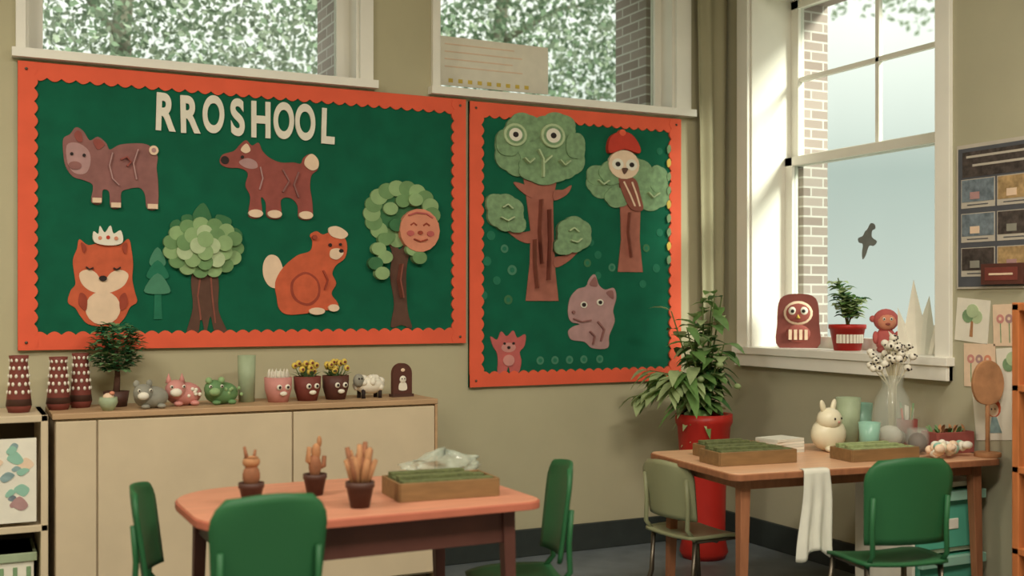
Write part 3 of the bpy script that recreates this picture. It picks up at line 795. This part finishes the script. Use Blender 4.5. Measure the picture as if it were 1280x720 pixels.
# ------------------------------------------------------------------ right table things
w = M('paper_stack')
for k in range(5):
    T = Matrix.Rotation(R(-.12, .12), 4, 'Z')
    w.box((-.072, -.06, k*.011), (.072, .06, k*.011+.01), PAPERW if k % 2 else CLOTH, T)
w.finish((2.925, 3.52, TH), 0)
w = M('bunny_figurine')
w.ell((0, 0, .06), (.075, .055, .062), PERI); w.ell((-.015, -.015, .115), (.050, .042, .042), PERI)
for e in (-1, 1):
    T = Matrix.Translation((-.015+e*.024, -.01, .142)) @ Matrix.Rotation(e*.35, 4, 'Y')
    w.ell((0, 0, .02), (.012, .009, .026), PERI, T=T)
    w.ell((-.015+e*.018, -.054, .12), (.004, .003, .004), INK, 6, 5); w.ell((e*.035, -.04, .012), (.022, .024, .012), PERI)
w.ell((-.015, -.057, .108), (.005, .004, .004), PINKT, 6, 5); w.ell((.07, .02, .04), (.022, .022, .022), PERI)
w.finish((3.11, 3.45, TH), .2, sc=1.1)
w = M('glass_vase_with_flowers')
w.lathe([(.0, .002), (.04, .002), (.055, .03), (.058, .10), (.045, .15), (.028, .18), (.034, .21), (.031, .21), (.025, .18), (.041, .148), (.054, .10), (.05, .03), (.0, .01)], GLASS, seg=24)
w.ell((-.01, 0, .04), (.035, .035, .03), CLOTH); w.ell((.02, 0, .035), (.025, .025, .02), GREYT)
for k in range(44):
    a = R(0, 6.28); r = R(0, .068); z = .295 - r*.6 + R(-.035, .025)
    x, y = r*math.cos(a), r*math.sin(a)
    w.tube([(x*.15, y*.15, .03), (x*.2, y*.2, .18), (x, y, z)], .0011, PERI, 5)
    w.ell((x, y, z), (.011, .011, .010), PAPERW, 9, 7)
    for q in range(3):
        b = R(0, 6.28); w.ell((x+.007*math.cos(b), y-.0065, z+.006*math.sin(b)), (.003, .005, .003), INK, 6, 5)
w.finish((3.35, 3.35, TH), sc=1.42)
w = M('glass_mug')
w.lathe([(0, .002), (.032, .002), (.045, .05), (.04, .10), (.036, .10), (.04, .05), (.03, .01), (0, .01)], GLASS, seg=20)
w.ell((0, 0, .045), (.036, .036, .04), DARKW)
w.finish((3.34, 3.21, TH))
w = M('planter_box')
w.box((-.075, -.04, 0), (.075, .04, .008), BRICKB)
for s in (-1, 1):
    w.box((-.08, s*.04-.004, 0), (.08, s*.04+.004, .075), BRICKB); w.box((s*.078-.004, -.04, 0), (s*.078+.004, .04, .075), BRICKB)
w.box((-.07, -.035, .05), (.07, .035, .06), DARKW)
for k in range(26): w.leaf((R(-.06, .06), R(-.025, .025), .06), (R(-.6, .6), R(-.6, .6), 1), R(.03, .07), .014, random.choice((LG2, CACT2, LEAFC)), .3)
w.finish((3.50, 3.21, TH), -.1, bevel=.002, sc=1.1)
def cup(name, loc, m, r, h):
    w = M(name); w.lathe([(r*.75, 0), (r, h), (r*.9, h), (r*.68, .01), (0, .01)], m, seg=18); w.finish(loc)
cup('craft_cup', (3.20, 3.32, TH), TEALG, .042, .12)
cup('craft_cup', (3.27, 3.51, TH), CUPG, .05, .20)
cup('craft_cup', (3.38, 3.55, TH), TEALG, .045, .17)
w = M('pencil_cup'); w.lathe([(.034, 0), (.038, .10), (.034, .10), (.03, .01), (0, .01)], BRICKB, seg=16)
for k in range(7):
    a = k; w.tube([(.008*math.cos(a), .008*math.sin(a), .01), (.025*math.cos(a), .025*math.sin(a), .14+.01*(k % 3))], .004, random.choice((YEL, REDC, SAGE, PAPERW)), 6)
w.finish((3.50, 3.42, TH), sc=1.1)
w = M('wooden_paddle_tree')
w.lathe([(.035, 0), (.035, .012), (.012, .014)], CACT2); w.tube([(0, 0, .01), (0, 0, .16)], .006, CACT2)
w.prism(spline([(0, .14), (.034, .155), (.046, .20), (.032, .245), (0, .262), (-.032, .245), (-.046, .20), (-.034, .155)]), -.006, .006, CACT2)
w.finish((3.53, 3.045, TH), -.3, bevel=.002, sc=1.4)
w = M('shell_garland')
for k in range(26): w.ell((R(-.09, .08), R(-.04, .04), .02+R(0, .03)), (R(.014, .024), R(.012, .02), R(.012, .02)), random.choice((PAPERW, PERI, CREAM, TEALG)), 9, 7)
w.finish((3.385, 3.08, TH), -.1)

w = M('drawer_unit')
Y0 = 3.12
w.box((3.22, Y0, 0), (3.585, Y0+.3, .02), PAPERW); w.box((3.22, Y0, .50), (3.585, Y0+.3, .52), PAPERW)
w.box((3.22, Y0, .02), (3.235, Y0+.3, .5), PAPERW); w.box((3.57, Y0, .02), (3.585, Y0+.3, .5), PAPERW); w.box((3.235, Y0, .255), (3.57, Y0+.3, .27), PAPERW)
for z in (.03, .275):
    w.box((3.242, Y0-.015, z), (3.563, Y0+.28, z+.215), TEAL); w.box((3.235, Y0-.035, z+.18), (3.57, Y0-.01, z+.215), TEALG)
    w.box((3.36, Y0-.019, z+.07), (3.44, Y0-.014, z+.11), PAPERW)
w.finish(bevel=.005)

# white cloth draped from the table edge
w = M('draped_cloth')
TT = Matrix.Translation((3.0, 3.365, 0)) @ Matrix.Rotation(math.radians(-6), 4, 'Z')
def drape(u, v):
    t = (v+1)/2
    x = -.26 + u*(.05 + .02*t) + .008*math.sin(5*t)
    if t < .12: return (x, -.30 - t/.12*.026, TH+.003)
    q = (t-.12)/.88
    return (x, -.327 - .004*q - .010*math.sin(u*8)*q, TH+.001 - .30*q + .02*math.sin(u*3+1)*q)
w.sheet(drape, 30, 24, .002, CLOTH, TT)
w.finish()

w = M('bookcase')
bx0, bx1, by0, by1, bh = 3.27, XW-.02, 1.95, 2.72, 1.205
w.box((bx0, by0, 0), (bx1, by0+.028, bh), SHELFW); w.box((bx0, by1-.028, 0), (bx1, by1, bh), SHELFW)
for z in (.04, .34, .62, .90, bh-.028): w.box((bx0, by0, z), (bx1, by1, z+.024), SHELFW)
w.box((bx1-.01, by0, .04), (bx1, by1, bh), DARKW)
w.finish(bevel=.003)
w = M('shelf_books')
for z in (.065, .365, .645, .925):
    y = by0+.04
    while y < by1-.08:
        t = R(.015, .035); w.box((bx0+.03, y, z), (bx0+.2, y+t, z+R(.15, .22)), random.choice((REDC, SALMON, TEAL, CREAM, MAROON, SAGE, YEL, NAVY))); y += t+.003
w.finish()

w = M('wall_poster')
py0, py1, pz0, pz1 = 2.70, 3.256, 1.26, 1.83
w.box((-.008, py0, pz0), (0, py1, pz1), POSTB)
def pr(a, b, c, d, m, l=1): w.box((-.008-.0012*l, a, c), (-.008, b, d), m)
pr(py0+.008, py1-.008, pz0+.008, 1.815, NAVY)
pr(py0+.04, py1-.03, 1.70, 1.80, PHO3, 2)
for k in range(2): pr(py0+.05, py1-.05-.03*k, 1.775-k*.035, 1.784-k*.035, POSTB, 3)
for r_ in range(3):
    for c_ in range(3):
        a = py1-.024-.172*c_
        pr(a-.162, a, 1.578-.135*r_, 1.692-.135*r_, POSTB, 2); pr(a-.158, a-.004, 1.602-.135*r_, 1.689-.135*r_, (PHO2, PHO1, PHO3, PHO2, PHO3, PHO1, PHO3, PHO1, PHO2)[r_*3+c_], 3)
        pr(a-.13, a-.03, 1.588-.135*r_, 1.592-.135*r_, NAVY, 3)
        pr(a-.09, a-.045, 1.612-.135*r_, 1.64-.135*r_, (PINKG, CREAM, GREYT)[(r_+c_) % 3], 4)
w.finish((XW-.001, 0, 0))
w = M('wall_plaque')
w.box((-.03, 2.93, 1.275), (-.014, 3.12, 1.355), DARKW); w.box((-.032, 2.95, 1.29), (-.03, 3.10, 1.34), MAROON)
w.box((-.034, 2.97, 1.31), (-.032, 3.08, 1.318), CREAM)
w.finish((XW-.001, 0, 0), bevel=.002)
w = M('childrens_drawings')
for (a, z, ww, hh, m, kind) in ((3.185, 1.135, .16, .17, PAPERW, 1), (3.01, 1.12, .15, .16, CREAM, 2), (3.15, .96, .15, .17, CREAM, 2), (2.99, .955, .15, .16, PAPERW, 1), (2.85, 1.07, .11, .16, PAPERW, 1), (3.08, .77, .19, .19, PAPERW, 0), (2.88, .83, .14, .17, CREAM, 0)):
    T = Matrix.Translation((0, a, z)) @ Matrix.Rotation(R(-.14, .14), 4, 'X') @ Matrix.Diagonal((1, 1.35, 1.35, 1))
    ww /= 1.35; hh /= 1.35
    w.box((-.003, -ww/2, -hh/2), (0, ww/2, hh/2), m, T)
    def cir(cy, cz, ry, rz_, m_, l):
        w.prism([(cy+ry*math.cos(t*math.pi/7), cz+rz_*math.sin(t*math.pi/7)) for t in range(14)], -.003-.0006*l, -.003, m_, 'yz', T)
    if kind == 0:
        cir(0, .022, .026, .028, FOXO, 1); cir(0, .016, .018, .019, CREAM, 2); cir(-.006, .018, .002, .003, INK, 3); cir(.006, .018, .002, .003, INK, 3)
        w.prism([(-.022, -.05), (.022, -.05), (.008, -.004), (-.008, -.004)], -.0042, -.003, BLUEP, 'yz', T)
    elif kind == 1:
        w.prism([(-.006, -.048), (.006, -.048), (.004, .0), (-.004, .0)], -.0036, -.003, CACT2, 'yz', T)
        cir(-.016, .012, .02, .02, SAGEL, 2); cir(.016, .012, .02, .02, SAGE, 3); cir(0, .028, .022, .02, SAGEL, 4)
    else:
        for q in (-.03, 0, .03):
            w.prism([(q-.0015, -.05), (q+.0015, -.05), (q+.0015, .01), (q-.0015, .01)], -.0036, -.003, SAGE, 'yz', T)
            cir(q, .018, .013, .013, (SALMON, PINKG, PINKT)[int((q+.03)/.03)], 2); cir(q, .018, .005, .005, CREAM, 3)
w.finish((XW-.001, 0, 0))

w = M('window_decal_bird')
w.prism(spline([(.0, .06), (-.02, .085), (-.045, .08), (-.05, .06), (-.03, .05), (-.03, .02), (-.06, .0), (-.04, -.02), (-.01, -.02), (.01, -.06), (.03, -.08), (.035, -.05), (.03, -.01), (.055, .0), (.06, .02), (.03, .03), (.015, .05)]), -.001, .001, DECAL, 'yz')
w.finish((xg-.026, 3.99, 1.49))

# sill items
ZS = .9855; XS = 3.72
w = M('owl_craft_plaque')
w.prism(spline([(-.09, 0), (.09, 0), (.10, .12), (.085, .24), (0, .265), (-.085, .24), (-.10, .12)]), -.02, .02, MAROON, 'xz')
w.ell((0, -.018, .17), (.072, .014, .06), CREAM); w.ell((0, -.022, .17), (.062, .014, .05), BRICKB)
for e in (-1, 1): w.ell((e*.026, -.03, .18), (.021, .008, .021), PAPERW, 12, 8); w.ell((e*.026, -.038, .18), (.009, .005, .009), INK, 8, 6)
w.lathe([(.010, 0), (0, .02)], YEL, (0, -.036, .145), 8)
w.ell((0, -.018, .07), (.06, .014, .045), BRICKB)
for k in range(4): w.box((-.045+k*.025, -.034, .04), (-.03+k*.025, -.03, .09), CREAM)
w.finish((XS, 4.34, ZS), math.radians(-40))
w = M('herb_planter')
w.lathe([(.06, 0), (.08, .10), (.085, .10), (.085, .12), (.072, .12), (.07, .10), (0, .10)], POTR, seg=24)
for k in range(9):
    a = -2.9+k*.2; w.box((-.006, -.003, -.02), (.006, .003, .02), PAPERW, Matrix.Translation((.076*math.cos(a), .076*math.sin(a), .055)) @ Matrix.Rotation(a+math.pi/2, 4, 'Z'))
for k in range(9):
    a = k*.7; h = R(.22, .37); w.tube([(0, 0, .1), (.02*math.cos(a), .02*math.sin(a), h*.7), (.045*math.cos(a), .045*math.sin(a), h)], .003, STEMM, 5)
    for j in range(14):
        t = R(.3, 1); b = R(0, 6.28)
        w.leaf((.045*t*math.cos(a), .045*t*math.sin(a), .1+(h-.1)*t), (math.cos(b), math.sin(b), .6), R(.05, .085), .06, random.choice((LEAFA, LEAFB, LEAFB, LG3)), .5)
w.finish((XS, 4.0, ZS))
w = M('toy_monkey')
w.ell((0, 0, .05), (.042, .036, .052), CUBR); w.ell((0, -.005, .13), (.050, .040, .046), CUBR)
w.ell((0, -.024, .125), (.038, .026, .034), SALMON)
for e in (-1, 1):
    w.ell((e*.05, 0, .135), (.014, .01, .014), CUBR); w.ell((e*.014, -.048, .135), (.006, .004, .007), PAPERW, 8, 6); w.ell((e*.014, -.051, .135), (.003, .002, .004), INK, 6, 5)
    w.ell((e*.042, -.015, .06), (.012, .014, .026), CUBR); w.ell((e*.025, -.035, .012), (.017, .02, .012), BRICKB)
w.ell((0, -.050, .115), (.010, .004, .005), BRICKB)
w.finish((XS, 3.76, ZS), math.radians(-35), sc=1.1)
w = M('folded_paper_star')
for (bx, tx, tz, ww, m) in ((-.06, -.10, .20, .045, PAPERW), (-.03, -.035, .32, .065, PAPERW), (.0, .03, .25, .06, CLOTH), (.03, .09, .20, .05, PAPERW), (.05, .13, .11, .04, CLOTH), (-.07, -.14, .10, .04, PAPERW)):
    w.add([(bx-ww, -.02, 0), (bx+ww, -.02, 0), (bx, .03, 0), (tx, 0, tz), (bx, -.045, 0)], [(0, 4, 3), (4, 1, 3), (1, 2, 3), (2, 0, 3)], m)
w.finish((XS, 3.55, ZS), math.radians(-35))

# ------------------------------------------------------------------ corner plant
w = M('potted_plant')
w.lathe([(.10, 0), (.115, .03), (.10, .10), (.105, .35), (.125, .62), (.135, .64), (.135, .68), (.115, .68), (.112, .62), (0, .62)], POTR, seg=28)
for k in range(17):
    a = R(0, 6.28); sp = R(.04, .17); h = R(.30, .66)
    p = [(0, 0, .62), (sp*.4*math.cos(a), sp*.4*math.sin(a), .62+h*.5), (sp*math.cos(a), sp*math.sin(a)*.7, .62+h)]
    w.tube(p, [.006, .005, .003], STEMM, 6)
    for j in range(11):
        t = .2+.8*j/10; b = R(0, 6.28)
        c = Vector(p[1]).lerp(Vector(p[2]), max(0, (t-.5)*2)) if t > .5 else Vector(p[0]).lerp(Vector(p[1]), t*2)
        w.leaf(c, (math.cos(b), math.sin(b), R(-.1, .7)), R(.08, .14), R(.045, .075), random.choice((LEAFA, LEAFA, LEAFB, LEAFC)), R(.2, .8))
for k in range(14):
    a = math.pi + R(-.9, .5); sp = R(.16, .33)
    p = [Vector((0, 0, .64)), Vector((sp*.5*math.cos(a), sp*.5*math.sin(a), .86)), Vector((sp*math.cos(a), sp*math.sin(a), R(.72, .90)))]
    w.tube(p, [.005, .004, .002], STEMM, 6)
    for j in range(8):
        t = j/7; c = p[0].lerp(p[1], t*2) if t < .5 else p[1].lerp(p[2], (t-.5)*2); b = a + R(-1.4, 1.4)
        w.leaf(c, (math.cos(b), math.sin(b), R(-.3, .4)), R(.09, .14), R(.04, .07), random.choice((LEAFB, LEAFB, LEAFA)), R(.4, .9))
for k in range(16):
    a = R(0, 6.28); r = R(.05, .15); w.ell((r*math.cos(a), r*math.sin(a)-.05, R(.8, 1.15)), (.018, .018, .014), LEAFB, 8, 6)
w.finish((3.20, 4.40, 0))

# ------------------------------------------------------------------ lights
def fill_panel(x, y, e):  # unseen panel and area light added overhead to fill the room
    w = M('added_fill_panel')
    w.box((-.62, -.32, -.04), (.62, .32, 0), WHITE)
    ob = w.finish((x, y, CZ))
    ld = bpy.data.lights.new('interior_fill', 'AREA'); ld.shape = 'RECTANGLE'; ld.size = 1.15; ld.size_y = .55; ld.energy = e; ld.color = (1.0, .92, .79)
    lo = bpy.data.objects.new('added_fill_light', ld); bpy.context.collection.objects.link(lo); lo.parent = ob; lo.location = (0, 0, -.05)
fill_panel(.4, .6, 98)
fill_panel(2.3, 1.2, 70)
fill_panel(-1.0, 2.6, 62)

sd = bpy.data.lights.new('sun', 'SUN'); sd.energy = 8.0; sd.angle = math.radians(14); sd.color = (1, .95, .84)
so = bpy.data.objects.new('sun', sd); bpy.context.collection.objects.link(so)
so.rotation_euler = Vector((-.46, .80, -.50)).to_track_quat('-Z', 'Y').to_euler()

wd = bpy.data.worlds.new('sky'); scene.world = wd; wd.use_nodes = True
nt = wd.node_tree; bg = nt.nodes['Background']
tc = nt.nodes.new('ShaderNodeTexCoord'); sp = nt.nodes.new('ShaderNodeSeparateXYZ'); rp = nt.nodes.new('ShaderNodeValToRGB')
nt.links.new(tc.outputs['Generated'], sp.inputs[0]); nt.links.new(sp.outputs['Z'], rp.inputs['Fac']); nt.links.new(rp.outputs['Color'], bg.inputs['Color'])
rp.color_ramp.elements[0].position = 0.0; rp.color_ramp.elements[0].color = (.60, .62, .57, 1)
rp.color_ramp.elements[1].position = .24; rp.color_ramp.elements[1].color = (.88, .88, .82, 1)
e = rp.color_ramp.elements.new(.11); e.color = (.48, .53, .49, 1)
bg.inputs['Strength'].default_value = 1.8

# ------------------------------------------------------------------ camera
cd = bpy.data.cameras.new('camera'); cam = bpy.data.objects.new('camera', cd); bpy.context.collection.objects.link(cam)
cam.location = (0, 0, 1.2); cam.rotation_euler = (math.radians(90), 0, -math.radians(26.4))
cd.sensor_width = 36; cd.lens = 36*1413/1280; cd.shift_y = 20/1280
cd.dof.use_dof = True; cd.dof.focus_distance = 4.8; cd.dof.aperture_fstop = 1.8
scene.camera = cam
scene.view_settings.view_transform = 'Standard'
